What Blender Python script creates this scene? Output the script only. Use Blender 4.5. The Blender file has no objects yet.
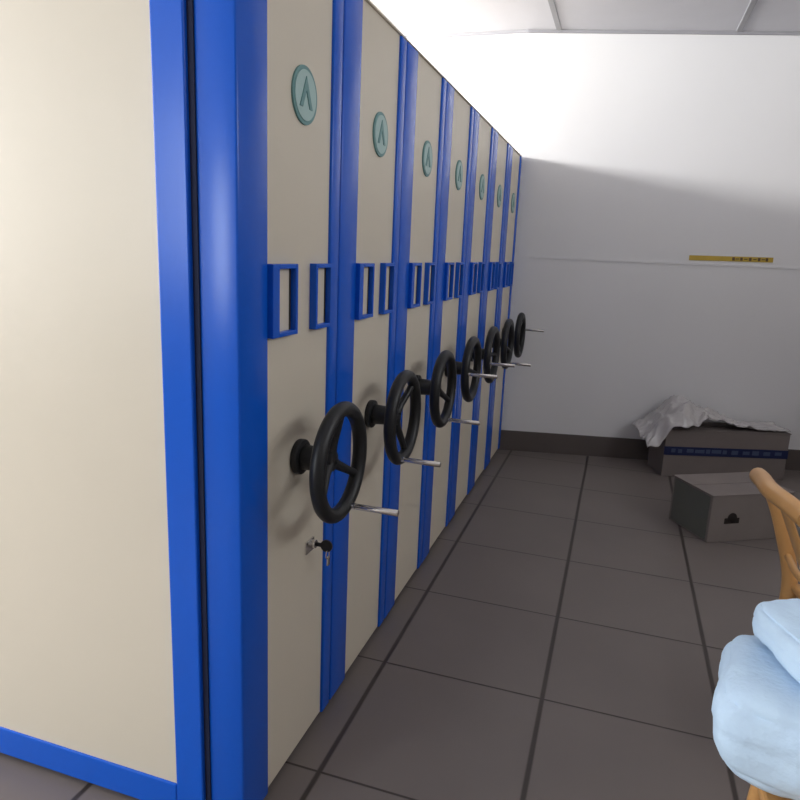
import bpy, bmesh, math, random
from mathutils import Vector, Matrix, noise
C = bpy.context.scene.collection
PI = math.pi
# ------------------------------------------------------------------ measures
A, Y0, W, H = -0.8075, 1.3224, 0.568, 2.2804     # face plane, row start, unit width, unit height
WALL_S, CEIL = 0.21, 3.145
LEFT, RIGHT, REAR = -4.6, 2.6, -3.2

# ------------------------------------------------------------------ materials
def mat(name, col, rough=.5, metal=0., spec=.5, coat=0., var=0., scale=8., bump=0., bscale=60., trans=0.):
    m = bpy.data.materials.new(name); m.use_nodes = True
    nt = m.node_tree; b = nt.nodes['Principled BSDF']
    b.inputs['Base Color'].default_value = (*col, 1)
    b.inputs['Roughness'].default_value = rough
    b.inputs['Metallic'].default_value = metal
    b.inputs['Specular IOR Level'].default_value = spec
    b.inputs['Coat Weight'].default_value = coat
    b.inputs['Coat Roughness'].default_value = .08
    b.inputs['Transmission Weight'].default_value = trans
    tc = nt.nodes.new('ShaderNodeTexCoord')
    if var:
        n = nt.nodes.new('ShaderNodeTexNoise'); n.inputs['Scale'].default_value = scale; n.inputs['Detail'].default_value = 4
        r = nt.nodes.new('ShaderNodeMix'); r.data_type = 'RGBA'
        r.inputs[6].default_value = (*[c*(1-var) for c in col], 1)
        r.inputs[7].default_value = (*[min(1, c*(1+var)) for c in col], 1)
        nt.links.new(tc.outputs['Object'], n.inputs['Vector'])
        nt.links.new(n.outputs['Fac'], r.inputs[0]); nt.links.new(r.outputs[2], b.inputs['Base Color'])
    if bump:
        n = nt.nodes.new('ShaderNodeTexNoise'); n.inputs['Scale'].default_value = bscale
        k = nt.nodes.new('ShaderNodeBump'); k.inputs['Strength'].default_value = bump; k.inputs['Distance'].default_value = .01
        nt.links.new(tc.outputs['Object'], n.inputs['Vector'])
        nt.links.new(n.outputs['Fac'], k.inputs['Height']); nt.links.new(k.outputs['Normal'], b.inputs['Normal'])
    return m

M = dict(
    cream=mat('cream_paint', (.66, .60, .49), .38, spec=.4, var=.03, scale=3, bump=.05, bscale=4),
    blue=mat('blue_enamel', (.004, .098, .58), .25, spec=.32, coat=0, var=.04, scale=3),
    gap=mat('dark_gap', (.01, .015, .05), .8),
    black=mat('black_rubber', (.012, .013, .014), .42, spec=.4),
    chrome=mat('brushed_steel', (.72, .70, .67), .25, metal=1),
    teal=mat('teal_badge', (.12, .27, .27), .45), pale=mat('pale_badge', (.36, .52, .50), .4),
    wallw=mat('warm_grey_plaster', (.26, .235, .22), .8, var=.03, scale=1.5),
    wall=mat('white_plaster', (.74, .74, .75), .8, var=.03, scale=1.5, bump=.08, bscale=12),
    ceil=mat('grey_ceiling_paint', (.56, .56, .60), .8, var=.03),
    base=mat('brown_grey_tile_skirting', (.105, .088, .082), .45, var=.1, scale=6),
    joint=mat('ceiling_joint', (.30, .30, .32), .8),
    conduit=mat('conduit_plastic', (.70, .70, .71), .7),
    yellow=mat('yellow_tape', (.50, .34, .03), .5, var=.15, scale=10), mark=mat('brown_mark', (.10, .055, .015), .6),
    card=mat('grey_cardboard', (.20, .17, .158), .8, var=.1, scale=5), cardd=mat('dark_cardboard', (.21, .18, .165), .85, var=.1, scale=5),
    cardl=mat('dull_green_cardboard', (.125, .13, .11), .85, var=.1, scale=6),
    hole=mat('shaded_inside', (.02, .015, .013), .9),
    navy=mat('navy_tape', (.010, .018, .075), .4), navyl=mat('washed_navy_print', (.06, .085, .16), .5),
    plastic=mat('crumpled_grey_plastic', (.50, .48, .48), .25, spec=.7, var=.08, scale=9),
    wood=mat('honey_wood', (.60, .32, .115), .32, coat=.25, var=.22, scale=5, bump=.04, bscale=30),
    cloth=mat('pale_blue_cloth', (.60, .78, .99), .9, var=.07, scale=14, bump=.25, bscale=70),
    frame=mat('white_window_frame', (.75, .75, .74), .4),
)
def floor_mat():
    m = bpy.data.materials.new('grey_brown_floor_tiles'); m.use_nodes = True
    nt = m.node_tree; b = nt.nodes['Principled BSDF']; L = nt.links.new
    tc = nt.nodes.new('ShaderNodeTexCoord'); mp = nt.nodes.new('ShaderNodeMapping')
    mp.inputs['Location'].default_value = (.7162, -3.4052, 0)
    L(tc.outputs['Object'], mp.inputs['Vector'])
    sp = nt.nodes.new('ShaderNodeSeparateXYZ'); L(mp.outputs[0], sp.inputs[0]); js = []
    for ax, w in ((0, .0085), (1, .0042)):     # wide joints one way, tight ones the other
        pp = nt.nodes.new('ShaderNodeMath'); pp.operation = 'PINGPONG'; pp.inputs[1].default_value = .3; L(sp.outputs[ax], pp.inputs[0])
        mr = nt.nodes.new('ShaderNodeMapRange'); mr.inputs[1].default_value = w*.6; mr.inputs[2].default_value = w*1.3
        mr.inputs[3].default_value = 1; mr.inputs[4].default_value = 0; L(pp.outputs[0], mr.inputs[0]); js.append(mr)
    mxx = nt.nodes.new('ShaderNodeMath'); mxx.operation = 'MAXIMUM'; L(js[0].outputs[0], mxx.inputs[0]); L(js[1].outputs[0], mxx.inputs[1])
    jc = nt.nodes.new('ShaderNodeMix'); jc.data_type = 'RGBA'; L(mxx.outputs[0], jc.inputs[0])
    jc.inputs[6].default_value = (.180, .154, .144, 1); jc.inputs[7].default_value = (.052, .042, .038, 1)
    n = nt.nodes.new('ShaderNodeTexNoise'); n.inputs['Scale'].default_value = 2.2; n.inputs['Detail'].default_value = 6
    L(tc.outputs['Object'], n.inputs['Vector'])
    mx = nt.nodes.new('ShaderNodeMix'); mx.data_type = 'RGBA'; mx.blend_type = 'MULTIPLY'; mx.inputs[0].default_value = 1
    cr = nt.nodes.new('ShaderNodeValToRGB'); cr.color_ramp.elements[0].color = (.86, .86, .86, 1); cr.color_ramp.elements[1].color = (1.1, 1.1, 1.08, 1)
    L(n.outputs['Fac'], cr.inputs[0]); L(jc.outputs[2], mx.inputs[6]); L(cr.outputs[0], mx.inputs[7]); L(mx.outputs[2], b.inputs['Base Color'])
    b.inputs['Roughness'].default_value = .42; b.inputs['Specular IOR Level'].default_value = .35
    k = nt.nodes.new('ShaderNodeBump'); k.inputs['Strength'].default_value = .3; k.inputs['Distance'].default_value = .003; k.invert = True
    L(mxx.outputs[0], k.inputs['Height']); L(k.outputs[0], b.inputs['Normal'])
    return m
M['floor'] = floor_mat()

# ------------------------------------------------------------------ mesh helpers
def box(bm, x0, x1, y0, y1, z0, z1, bev=0., seg=2):
    t = bmesh.new(); bmesh.ops.create_cube(t, size=1)
    for v in t.verts: v.co = Vector(((x0+x1)/2+v.co.x*(x1-x0), (y0+y1)/2+v.co.y*(y1-y0), (z0+z1)/2+v.co.z*(z1-z0)))
    if bev: bmesh.ops.bevel(t, geom=t.edges[:], offset=bev, segments=seg, affect='EDGES', profile=.5)
    merge(bm, t)
def merge(bm, t, mt=None):
    if mt is not None: bmesh.ops.transform(t, matrix=mt, verts=t.verts[:])
    me = bpy.data.meshes.new('tmp'); t.to_mesh(me); t.free(); bm.from_mesh(me); bpy.data.meshes.remove(me)
def cyl(bm, p0, p1, r0, r1=None, n=24, bev=0.):
    r1 = r0 if r1 is None else r1; p0 = Vector(p0); p1 = Vector(p1); d = p1-p0
    t = bmesh.new(); bmesh.ops.create_cone(t, cap_ends=True, segments=n, radius1=r0, radius2=r1, depth=d.length)
    if bev:
        es = [e for e in t.edges if len(e.link_faces) == 2 and any(len(f.verts) > 4 for f in e.link_faces)]
        bmesh.ops.bevel(t, geom=es, offset=bev, segments=2, affect='EDGES', profile=.5)
    merge(bm, t, Matrix.Translation((p0+p1)/2) @ d.to_track_quat('Z', 'Y').to_matrix().to_4x4())
def tube(bm, pts, rad, n=12, closed=False, flat=1.0, up=Vector((0, 0, 1))):
    """swept tube through pts; rad a number or list; flat squeezes the section along 'up'."""
    pts = [Vector(p) for p in pts]; N = len(pts); rings = []
    for i, p in enumerate(pts):
        a = pts[(i-1) % N] if (closed or i) else p; b = pts[(i+1) % N] if (closed or i < N-1) else p
        t = (b-a).normalized(); s = t.cross(up)
        if s.length < .05: s = t.cross(Vector((1, 0, 0)))
        s.normalize(); u = s.cross(t)
        r = rad[i] if isinstance(rad, (list, tuple)) else rad
        rings.append([bm.verts.new(p+s*r*math.cos(2*PI*k/n)+u*r*flat*math.sin(2*PI*k/n)) for k in range(n)])
    for i in range(N if closed else N-1):
        q, w = rings[i], rings[(i+1) % N]
        for k in range(n): bm.faces.new((q[k], q[(k+1) % n], w[(k+1) % n], w[k]))
    if not closed:
        bm.faces.new(rings[0][::-1]); bm.faces.new(rings[-1])
def obj(name, bm, m, parent=None, smooth=False, loc=None):
    bmesh.ops.recalc_face_normals(bm, faces=bm.faces[:])
    me = bpy.data.meshes.new(name); bm.to_mesh(me); bm.free()
    me.materials.append(m)
    for p in me.polygons: p.use_smooth = smooth
    if smooth:
        try: me.set_sharp_from_angle(angle=math.radians(40))
        except Exception: pass
    o = bpy.data.objects.new(name, me); C.objects.link(o)
    if parent: o.parent = parent
    if loc: o.location = loc
    return o
def tag(o, label, cat, group=None):
    o['label'] = label; o['category'] = cat
    if group: o['group'] = group
    return o
def thing(name, label, cat, loc=(0, 0, 0), rz=0., group=None):
    o = bpy.data.objects.new(name, None); C.objects.link(o); o.empty_display_size = .1
    o.location = loc; o.rotation_euler = (0, 0, rz)
    return tag(o, label, cat, group)
def struct(name, bm, m, parent=None):
    o = obj(name, bm, m, parent)
    if not parent: o['kind'] = 'structure'
    return o

# ------------------------------------------------------------------ the room
def wy(x): return 5.315+max(0, x+.83)*WALL_S       # the wall turns a little beyond the end of the row
b = bmesh.new()
def prism(bm, poly, z0, z1):
    lo = [bm.verts.new((x, y, z0)) for x, y in poly]; hi = [bm.verts.new((x, y, z1)) for x, y in poly]
    n = len(poly); bm.faces.new(lo[::-1]); bm.faces.new(hi)
    for i in range(n): bm.faces.new((lo[i], lo[(i+1) % n], hi[(i+1) % n], hi[i]))
KX = -.83
def wallstrip(bm, x0, x1, d0, d1, z0, z1):
    xs = [x0]+([KX] if x0 < KX < x1 else [])+[x1]
    prism(bm, [(x, wy(x)-d0) for x in xs]+[(x, wy(x)+d1) for x in xs[::-1]], z0, z1)
big = [(LEFT-.2, REAR-.2), (RIGHT+.2, REAR-.2), (RIGHT+.2, wy(RIGHT+.2)+.2), (KX, wy(KX)+.2), (LEFT-.2, wy(LEFT)+.2)]
prism(b, big, -.15, 0); struct('floor', b, M['floor'])
b = bmesh.new(); prism(b, big, CEIL, CEIL+.15); struct('ceiling', b, M['ceil'])
b = bmesh.new(); wallstrip(b, LEFT-.2, RIGHT+.2, 0, .2, 0, CEIL); struct('wall_back', b, M['wall'])
b = bmesh.new(); box(b, RIGHT, RIGHT+.2, REAR, .5, 0, CEIL); box(b, RIGHT, RIGHT+.2, 3.9, wy(RIGHT), 0, CEIL)
box(b, RIGHT, RIGHT+.2, 0.5, 3.9, 0, 2.45); box(b, RIGHT, RIGHT+.2, .5, 3.9, 3.0, CEIL); struct('wall_right', b, M['wallw'])
# left wall with three tall windows, rear wall with one
WINS = [(-1.5, .9, 1.0, 2.98), (1.5, 3.0, 2.5, 3.1), (3.3, 4.8, 2.5, 3.1)]
b = bmesh.new(); ys = [REAR] + [v for w in WINS for v in w[:2]] + [wy(LEFT)]
for i in range(0, len(ys), 2): box(b, LEFT-.2, LEFT, ys[i], ys[i+1], 0, CEIL)
for a0, a1, q0, q1 in WINS:
    box(b, LEFT-.2, LEFT, a0, a1, 0, q0); box(b, LEFT-.2, LEFT, a0, a1, q1, CEIL)
struct('wall_left', b, M['wall'])
RW = (-4.3, -2.7, 1.25, 2.85)
b = bmesh.new(); box(b, LEFT-.2, RW[0], REAR-.2, REAR, 0, CEIL); box(b, RW[1], RIGHT+.2, REAR-.2, REAR, 0, CEIL)
box(b, RW[0], RW[1], REAR-.2, REAR, 0, RW[2]); box(b, RW[0], RW[1], REAR-.2, REAR, RW[3], CEIL); struct('wall_rear', b, M['wallw'])
def glass_mat():
    m = bpy.data.materials.new('window_glass'); m.use_nodes = True; nt = m.node_tree
    nt.nodes.remove(nt.nodes['Principled BSDF']); o = nt.nodes['Material Output']
    t = nt.nodes.new('ShaderNodeBsdfTransparent'); g = nt.nodes.new('ShaderNodeBsdfGlossy'); g.inputs['Roughness'].default_value = .02
    mx = nt.nodes.new('ShaderNodeMixShader'); mx.inputs[0].default_value = .06
    nt.links.new(t.outputs[0], mx.inputs[1]); nt.links.new(g.outputs[0], mx.inputs[2]); nt.links.new(mx.outputs[0], o.inputs[0])
    return m
M['glass'] = glass_mat()
def window(n, horizontal, c, a0, a1, z0, z1):
    def bb(bm, u0, u1, d0, d1, q0, q1):
        if horizontal: box(bm, u0, u1, c+d0, c+d1, q0, q1)
        else: box(bm, c+d0, c+d1, u0, u1, q0, q1)
    f = bmesh.new(); t = .05
    bb(f, a0, a0+t, -.13, -.07, z0, z1); bb(f, a1-t, a1, -.13, -.07, z0, z1)
    bb(f, a0+t, a1-t, -.13, -.07, z0, z0+t); bb(f, a0+t, a1-t, -.13, -.07, z1-t, z1)
    m = (a0+a1)/2; bb(f, m-.02, m+.02, -.12, -.08, z0+t, z1-t)
    o = struct('window_%d' % n, f, M['frame'])
    g = bmesh.new(); bb(g, a0+t, a1-t, -.103, -.097, z0+t, z1-t); obj('pane', g, M['glass'], o)
for i, (a0, a1, q0, q1) in enumerate(WINS): window(i+1, False, LEFT, a0, a1, q0, q1)
window(5, False, RIGHT+.2, .5, 3.9, 2.45, 3.0)  # unseen transom, added to carry the fill for the unit faces
window(4, True, REAR, RW[0], RW[1], RW[2], RW[3])
# tile skirting along the back wall
b = bmesh.new(); x0, x1 = -4.6, 2.6
wallstrip(b, x0, x1, .012, 0, 0, .165); struct('baseboard_back', b, M['base'])
# slim surface conduit running level on the back wall
b = bmesh.new(); x0, x1 = -.70, 2.6
wallstrip(b, x0, x1, .005, 0, 1.540, 1.556); struct('trim_1', b, M['conduit'])
# cornice line and joint strips of the ceiling boards
b = bmesh.new(); x0, x1 = -4.6, 2.6
wallstrip(b, x0, x1, .018, 0, CEIL-.02, CEIL); struct('trim_2', b, M['joint'])
for i, x in enumerate((-3., -1.8, -.62, .585, 1.8)):
    b = bmesh.new(); box(b, x-.018, x+.018, REAR, wy(x), CEIL-.006, CEIL); struct('trim_%d' % (i+3), b, M['joint'])

# ------------------------------------------------------------------ movable shelving units
# unit coordinates: x = 0 at the face (towards +x), y = 0..W along the row, z up
L = 1.75; G = .004; TH = .018
def make_unit(root):
    b = bmesh.new(); box(b, -L, -TH, G+.012, W-G-.012, .03, H-.004); obj('body', b, M['cream'], root)
    b = bmesh.new(); box(b, -L+.03, -.05, .03, W-.03, 0, .03); obj('plinth', b, M['gap'], root)
    # blue corner posts with rounded edges
    for a0, a1 in ((G, .138), (W-.065, W-G)):
        b = bmesh.new(); box(b, -.105, 0, a0, a1, .02, H-.006, .006, 3); obj('corner_post', b, M['blue'], root, True)
    b = bmesh.new(); box(b, -TH-.01, -.008, .138, W-.065, .025, H-.006, .002); obj('face_panel', b, M['cream'], root)
    b = bmesh.new(); box(b, -.105, 0, G, W-G, H-.006, H, .002); obj('top_rail', b, M['cream'], root, True)
    # label frames
    for c0, c1 in ((.139, .273), (.382, .490)):
        b = bmesh.new(); z0, z1 = 1.328, 1.508; t = .012; x0, x1 = -.009, .013; tl = .034 if c0 < .2 else t
        box(b, x0, x1, c0, c0+tl, z0, z1, .002); box(b, x0, x1, c1-t, c1, z0, z1, .002)
        box(b, x0, x1, c0+tl, c1-t, z0, z0+t, .002); box(b, x0, x1, c0+tl, c1-t, z1-t, z1, .002)
        fr = obj('label_frame', b, M['blue'], root)
        b = bmesh.new(); box(b, -.0085, -.003, c0+tl, c1-t-.011, z0+t, z1-t); obj('label_card', b, M['cream'], fr)
        b = bmesh.new(); box(b, -.0085, -.003, c1-t-.011, c1-t, z0+t, z1-t); obj('inner_shade', b, M['hole'], fr)  # black strip painted in for the shade along the frame's right bar
    # round badge
    cy, cz = .335, 1.925
    b = bmesh.new(); cyl(b, (-.009, cy, cz), (-.003, cy, cz), .070, n=48, bev=.001); em = obj('badge', b, M['teal'], root)
    b = bmesh.new(); cyl(b, (-.004, cy, cz), (-.0015, cy, cz), .060, n=48); obj('badge_disc', b, M['pale'], em)
    b = bmesh.new()
    for s in (-1, 1):   # an open A shaped mark
        pts = [(0, .045), (s*.036, -.030), (s*.020, -.030), (0, .012)]
        lo = [b.verts.new((-.0015, cy+p, cz+q)) for p, q in pts]; hi = [b.verts.new((.0005, cy+p, cz+q)) for p, q in pts]
        for k in range(4): b.faces.new((lo[k], lo[(k+1) % 4], hi[(k+1) % 4], hi[k]))
        b.faces.new(lo); b.faces.new(hi)
    obj('badge_mark', b, M['teal'], em)
    # handwheel
    wy_, wz, wx = .318, .977, .122; R = .148
    b = bmesh.new(); tube(b, [(wx, wy_+R*math.cos(2*PI*k/64), wz+R*math.sin(2*PI*k/64)) for k in range(64)], .021, 16, True, up=Vector((1, 0, 0)))
    wh = obj('handwheel', b, M['black'], root, True)
    b = bmesh.new(); cyl(b, (-.008, wy_, wz), (.012, wy_, wz), .050, n=36, bev=.004); cyl(b, (.012, wy_, wz), (.075, wy_, wz), .036, .032, 36, .004)
    cyl(b, (.075, wy_, wz), (.105, wy_, wz), .026, .030, 36, .004); obj('hub', b, M['black'], wh, True)
    for k in range(3):
        t = 2*PI*k/3+PI/2; b = bmesh.new(); c, s = math.cos(t), math.sin(t)
        tube(b, [(.092, wy_+c*.015, wz+s*.015), (.098, wy_+c*.05, wz+s*.05), (.112, wy_+c*.10, wz+s*.10), (wx, wy_+c*R, wz+s*R)], [.017, .014, .012, .013], 10, up=Vector((1, 0, 0)))
        obj('spoke', b, M['black'], wh, True)
    t = math.radians(-72); py, pz = wy_+R*math.cos(t), wz+R*math.sin(t)
    b = bmesh.new(); cyl(b, (wx+.005, py, pz), (wx+.030, py, pz), .009, n=16); cyl(b, (wx+.030, py, pz), (wx+.160, py, pz), .0085, .0095, 16, .002)
    o = obj('crank_handle', b, M['chrome'], wh, True); o['label'] = 'chrome crank handle'
    return root
def copy_tree(o, parent=None):
    c = o.copy(); C.objects.link(c)
    if parent: c.parent = parent
    for ch in [x for x in C.objects if x.parent == o]: copy_tree(ch, c)
    return c
GRP = 'movable shelving units in the row'
labels = ['mobile shelving unit nearest the viewer, with its wide cream side panel and key showing',
          'cream and blue mobile shelving unit directly behind the nearest one',
          'third cream and blue mobile shelving unit from the near end of the row',
          'mobile shelving unit in the very middle of the row of seven',
          'fifth mobile shelving unit from the near end, third from the white back wall',
          'mobile shelving unit second from the white back wall, just before the last one',
          'last and farthest mobile shelving unit, its end against the white back wall']
proto = make_unit(thing('mobile_shelving_unit', labels[0], 'shelving unit', (A, Y0, 0), 0, GRP))
units = [proto] + [copy_tree(proto) for _ in range(6)]
for i, u in enumerate(units):
    u.location = (A, Y0+i*W, 0); u['label'] = labels[i]; u['group'] = GRP
    if i:   # every crank stops at its own angle
        for ch in [x for x in C.objects if x.parent == u and x.name.startswith('handwheel')]:
            ang = (0, -.75, -.05, 4.4, 4.6, .05, 1.45)[i]; piv = Vector((0, .318, .977))
            mt = Matrix.Translation(piv) @ Matrix.Rotation(ang, 4, 'X') @ Matrix.Translation(-piv)
            ch.matrix_local = mt
# the end side of the nearest unit: cream sheet in a blue frame, facing the viewer
fr = bmesh.new(); d = -.012
box(fr, -.199, -.115, d, G+.012, .02, H-.006, .004); box(fr, -L, -L+.09, d, G+.012, .02, H-.006, .004)
box(fr, -L+.09, -.199, d, G+.012, .02, .11, .004); box(fr, -L+.09, -.199, d, G+.012, H-.09, H-.006, .004)
obj('side_frame', fr, M['blue'], proto)
b = bmesh.new(); box(b, -L+.088, -.197, d+.006, G+.012, .105, H-.085); obj('side_panel', b, M['cream'], proto)
b = bmesh.new(); box(b, -.116, -.100, 0., .03, .02, H-.008); obj('seam', b, M['gap'], proto)
# lock and key of the nearest unit
ky, kz = .405, .672
b = bmesh.new(); box(b, -.009, -.002, ky-.034, ky+.022, kz-.020, kz+.020, .002); cyl(b, (-.004, ky+.004, kz+.004), (.012, ky+.004, kz+.004), .013, n=20, bev=.002)
lk = obj('lock', b, M['chrome'], proto, True); lk['label'] = 'small steel lock plate'
b = bmesh.new(); box(b, .012, .030, ky+.002, ky+.006, kz-.002, kz+.010); cyl(b, (.046, ky+.001, kz+.004), (.046, ky+.007, kz+.004), .019, n=24)
k = obj('key', b, M['black'], lk, True)
b = bmesh.new(); tube(b, [(.050, ky+.004+.012*math.cos(t*PI/8), kz-.022+.014*math.sin(t*PI/8)) for t in range(16)], .0018, 8, True, up=Vector((1, 0, 0)))
box(b, .046, .051, ky+.006, ky+.020, kz-.062, kz-.034, .001); obj('key_tag', b, M['chrome'], lk, True)

# ------------------------------------------------------------------ yellow strip on the back wall
b = bmesh.new(); box(b, 0, .60, -.004, 0, -.018, .018)
st = obj('yellow_strip', b, M['yellow']); st.location = (.455, wy(.455)-.001, 1.594); st.rotation_euler = (0, -.012, math.atan(WALL_S))
tag(st, 'narrow yellow measuring strip with dark marks stuck on the white back wall', 'strip')
b = bmesh.new()
for i, x in enumerate((.318, .375, .437, .50, .555)): box(b, x-.009, x+.009, -.0055, -.004, -.012, .012)
for x in (.345, .405, .47, .53): box(b, x-.012, x+.012, -.0055, -.004, -.003, .004)
obj('mark', b, M['mark'], st)

# ------------------------------------------------------------------ boxes by the back wall
def carton(name, label, loc, rz, sx, sy, sz, m, md):
    t = thing(name, label, 'box', loc, rz)
    b = bmesh.new(); box(b, 0, sx, 0, sy, 0, sz-.006, .004); obj('carton_body', b, md, t)
    for y0, y1 in ((-.004, sy*.5-.003), (sy*.5+.003, sy+.004)):
        b = bmesh.new(); box(b, -.004, sx+.004, y0, y1, sz-.006, sz, .0015); obj('flap', b, m, t)
    return t
bx = carton('cardboard_box', 'low dark cardboard box with a hand hole, in front of the wider carton', (.612, 3.96, 0), math.radians(31), .54, .36, .285, M['card'], M['cardd'])
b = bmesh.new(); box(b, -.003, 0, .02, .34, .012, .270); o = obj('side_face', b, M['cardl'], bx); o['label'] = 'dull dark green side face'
b = bmesh.new(); cyl(b, (.145, -.003, .145), (.145, .004, .145), .030, n=24); box(b, .095, .195, -.003, .004, .11, .145, .004); obj('hand_hole', b, M['hole'], bx)
BX, BY, BR, BH = .425, 5.16, .33, .358
bb = carton('wide_carton', 'wide grey carton with a navy printed band under crumpled plastic, against the back wall', (BX, BY, 0), BR, .92, .28, BH, M['card'], M['card'])
b = bmesh.new(); box(b, -.003, .922, -.004, 0, .166, .230); tp = obj('navy_band', b, M['navy'], bb); tp['label'] = 'navy blue printed band'
b = bmesh.new(); x = .05; rnd = random.Random(4)
while x < .84:
    w = rnd.choice((.03, .05, .07)); box(b, x, x+w, -.0052, -.004, .184+rnd.random()*.006, .211+rnd.random()*.006); obj('print', b, M['navyl'], tp); b = bmesh.new(); x += w+rnd.choice((.012, .02, .035))
b.free()
# crumpled plastic sheet draped over the carton
b = bmesh.new(); NX, NY = 130, 70; grid = []
for j in range(NY+1):
    row = []
    for i in range(NX+1):
        u, v = i/NX, j/NY; x = -.15+u*1.08; y = -.05+v*.34
        p = Vector((x*5, y*6, 1.3))
        r1 = max(0, 1-abs(noise.noise(p)*2.4)); r2 = max(0, 1-abs(noise.noise(p*2.1+Vector((7, 3, 1)))*2.4)); r3 = max(0, 1-abs(noise.noise(p*4.6+Vector((1, 8, 2)))*2.4))
        crest = math.exp(-((x-.13)/.12)**2-((y-.16)/.2)**2)*.14+.06*math.exp(-((x-.34)/.16)**2)
        fade = 1 if x < .40 else max(.25, 1-(x-.40)*2.2)
        z = BH+.008+(.040*r1+.022*r2+.008*r3)*fade+crest
        left = max(0, -x); z -= left*(.75+.5*noise.noise(Vector((2, y*6, 0))))
        if x < .30 and y < .02: z -= (.02-y)*(1.1+1.5*noise.noise(Vector((x*9, 0, 2))))*min(1, (.30-x)*5)
        if -.006 < x and y > -.006: z = max(z, BH+.004)
        x += .022*noise.noise(p+Vector((5, 0, 0))); y2 = y+.03*noise.noise(p+Vector((0, 9, 0)))
        if x > .28 and y2 < .01: y2 = .01
        row.append(b.verts.new((x, y2, z)))
    grid.append(row)
for j in range(NY):
    for i in range(NX): b.faces.new((grid[j][i], grid[j][i+1], grid[j+1][i+1], grid[j+1][i]))
pl = obj('plastic_sheet', b, M['plastic'], None, True, (BX, BY, 0)); pl.rotation_euler = (0, 0, BR)
sm = pl.modifiers.new('thickness', 'SOLIDIFY'); sm.thickness = .0025; sm.offset = 1
tag(pl, 'crumpled grey plastic sheet lying in folds over the wide carton', 'plastic sheet')

# ------------------------------------------------------------------ chair (frame local: back plane x=0, seat towards +x, y across)
ch = thing('wooden_chair', 'honey coloured wooden chair with curved back posts, at the right edge of the view', 'chair', (.675, 2.36, 0), math.radians(8.3))
hw = .19
def bez(pts, n=14):
    out = []
    P = [Vector(p) for p in pts]
    P = [P[0]*2-P[1]]+P+[P[-1]*2-P[-2]]
    for i in range(1, len(P)-2):
        for k in range(n):
            t = k/n; out.append(.5*((2*P[i])+(-P[i-1]+P[i+1])*t+(2*P[i-1]-5*P[i]+4*P[i+1]-P[i+2])*t*t+(-P[i-1]+3*P[i]-3*P[i+1]+P[i+2])*t**3))
    return out+[P[-2]]
for s in (-1, 1):
    b = bmesh.new(); p = bez([(-.01, s*hw, 0), (.03, s*hw, .25), (.035, s*hw, .45), (-.01, s*hw, .62), (-.068, s*hw, .77), (-.125, s*hw, .835)])
    tube(b, p, [.016+.010*min(1, i/20) for i in range(len(p))], 12, flat=1.15, up=Vector((0, 1, 0))); obj('back_post', b, M['wood'], ch, True)
    b = bmesh.new(); tube(b, bez([(.37, s*.155, .43), (.385, s*.17, .2), (.395, s*.185, 0)]), .017, 12, up=Vector((0, 1, 0))); obj('leg', b, M['wood'], ch, True)
b = bmesh.new(); p = bez([(-.120, hw+.018, .832), (-.135, hw*.6, .842), (-.15, 0, .846), (-.135, -hw*.6, .842), (-.120, -hw-.018, .832)])
tube(b, p, .029, 14, flat=1.0); obj('crest_rail', b, M['wood'], ch, True)
b = bmesh.new(); tube(b, bez([(.005, hw-.012, .56), (-.02, 0, .56), (.005, -hw+.012, .56)]), .012, 10); obj('back_rail', b, M['wood'], ch, True)
b = bmesh.new(); tube(b, bez([(.03, -.07, .46), (-.04, -.07, .62), (-.14, -.07, .84)]), .045, 12, flat=.22, up=Vector((1, 0, .4)).normalized()); obj('splat', b, M['wood'], ch, True)
b = bmesh.new(); box(b, .03, .42, -.172, .172, .43, .462, .014, 3); obj('seat', b, M['wood'], ch, True)
for s in (-1, 1):
    b = bmesh.new(); tube(b, [(.0, s*.19, .2), (.385, s*.17, .2)], .010, 8); obj('stretcher', b, M['wood'], ch, True)

# ------------------------------------------------------------------ stool with the pale blue bundles
sx, sy = .58, 1.43
sl = thing('wooden_stool', 'square honey wood stool below the pale blue folded cloths', 'stool', (sx, sy, 0), 0)
b = bmesh.new(); box(b, -.18, .18, -.18, .18, .42, .45, .008); obj('seat', b, M['wood'], sl)
for i in (-1, 1):
    for j in (-1, 1):
        b = bmesh.new(); cyl(b, (i*.165, j*.165, 0), (i*.14, j*.14, .42), .015, .02, 14); obj('leg', b, M['wood'], sl, True)
for i in (-1, 1):
    b = bmesh.new(); cyl(b, (i*.155, -.155, .15), (i*.155, .155, .15), .010, n=10); obj('stretcher', b, M['wood'], sl, True)
def bundle(name, label, loc, rz, size, seed, tilt=0., group=None):
    b = bmesh.new(); bmesh.ops.create_cube(b, size=2); bmesh.ops.subdivide_edges(b, edges=b.edges[:], cuts=22, use_grid_fill=True)
    for v in b.verts:
        c = v.co.copy(); n = 4.2
        r = (abs(c.x)**n+abs(c.y)**n+abs(c.z)**3.2)**(1/n); c = c/max(r, 1e-4)
        q = Vector((c.x*size[0]/2, c.y*size[1]/2, c.z*size[2]/2))
        f = noise.noise(Vector((q.x*9+seed, q.y*9, q.z*9)))
        layer = -.006*max(0, 1-abs(((c.z+1)*1.5) % 1-.5)*9)*(1 if abs(c.z) < .85 else 0)
        nrm = Vector((c.x, c.y, c.z*.8)).normalized()
        q += nrm*(f*.016+layer+.004*noise.noise(q*40))
        q.z = max(q.z, -size[2]/2*.96)
        v.co = q+Vector((0, 0, size[2]/2*.96))
    o = obj(name, b, M['cloth'], None, True); o.location = loc; o.rotation_euler = (0, tilt, rz)
    return tag(o, label, 'cloth', group)
bundle('folded_cloth', 'pale blue folded cloth, the lower and more leftward of the pair on the stool', (.50, 1.555, .452), math.radians(-12), (.38, .37, .222), 1.0)
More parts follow.
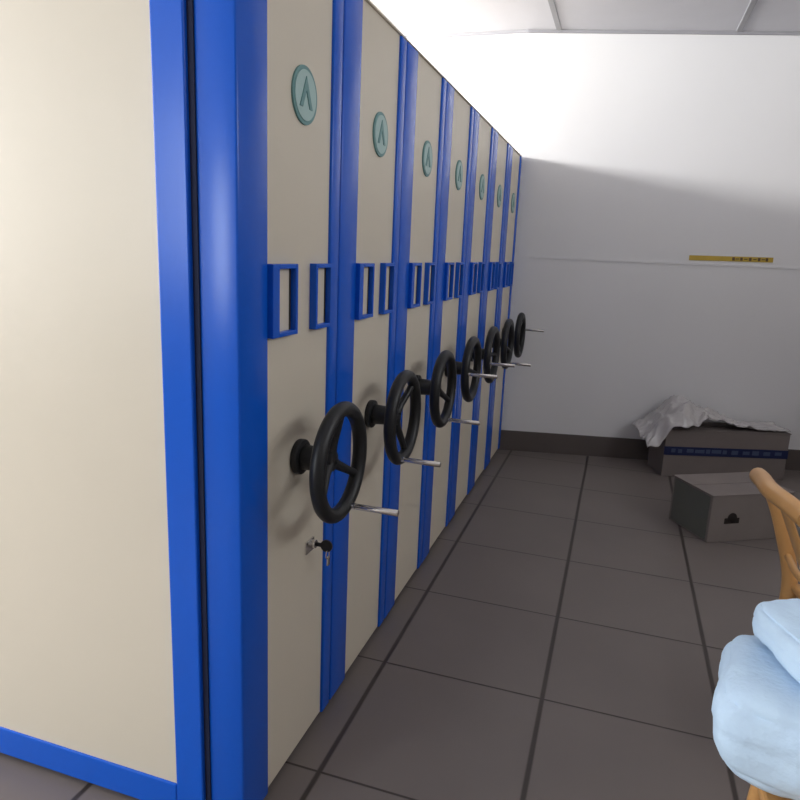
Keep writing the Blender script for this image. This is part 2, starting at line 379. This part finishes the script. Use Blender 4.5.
bundle('folded_cloth', 'pale blue folded cloth lying on top of the other at the right edge', (.575, 1.61, .672), math.radians(24), (.33, .34, .105), 5.0)

# ------------------------------------------------------------------ light: daylight through the windows, plus an added fill on the right
w = bpy.data.worlds.new('daylight'); bpy.context.scene.world = w; w.use_nodes = True
w.node_tree.nodes['Background'].inputs[0].default_value = (.86, .93, 1, 1); w.node_tree.nodes['Background'].inputs[1].default_value = 1.2
def area(name, loc, rot, sx, sy, power, col=(1, .98, .95)):
    l = bpy.data.lights.new(name, 'AREA'); l.shape = 'RECTANGLE'; l.size = sx; l.size_y = sy; l.energy = power; l.color = col
    o = bpy.data.objects.new(name, l); C.objects.link(o); o.location = loc; o.rotation_euler = rot
    return o
P = (112, 360, 360)
for i, (a0, a1, q0, q1) in enumerate(WINS):
    area('window_daylight', (LEFT-.04, (a0+a1)/2, (q0+q1)/2), (0, -PI/2, 0), q1-q0-.1, a1-a0-.1, P[i])
area('window_daylight', (RIGHT+.04, 2.2, 2.72), (0, PI/2, 0), .45, 3.3, 29, (.95, .97, 1))  # added fill at the right transom, lifts unit faces and shadowed back wall
area('window_daylight', ((RW[0]+RW[1])/2, REAR-.04, (RW[2]+RW[3])/2), (PI/2, 0, 0), RW[1]-RW[0]-.1, RW[3]-RW[2]-.1, 88, (.88, .95, 1))

# ------------------------------------------------------------------ camera
f, h, yaw, pitch, roll = 672.79, 1.55019, -.30842, .21791, .04235
cy_, sy_, cp, sp = math.cos(yaw), math.sin(yaw), math.cos(pitch), math.sin(pitch)
F = Vector((sy_*cp, cy_*cp, -sp)); Rt = Vector((cy_, -sy_, 0)); U = Rt.cross(F)
c, s = math.cos(roll), math.sin(roll); R2 = c*Rt+s*U; U2 = -s*Rt+c*U
cam = bpy.data.cameras.new('camera'); co = bpy.data.objects.new('camera', cam); C.objects.link(co)
mw = Matrix.Identity(4)
for i in range(3): mw[i][0] = R2[i]; mw[i][1] = U2[i]; mw[i][2] = -F[i]
mw[0][3], mw[1][3], mw[2][3] = 0, 0, h
co.matrix_world = mw
cam.sensor_width = 36; cam.sensor_fit = 'HORIZONTAL'; cam.lens = f/800*36; cam.clip_start = .02
cam.shift_x = .776/800; cam.shift_y = .434/800
sc = bpy.context.scene; sc.camera = co
sc.view_settings.view_transform = 'Standard'; sc.view_settings.look = 'None'; sc.view_settings.gamma = 1
sc.view_settings.use_curve_mapping = False; sc.view_settings.exposure = 0.0
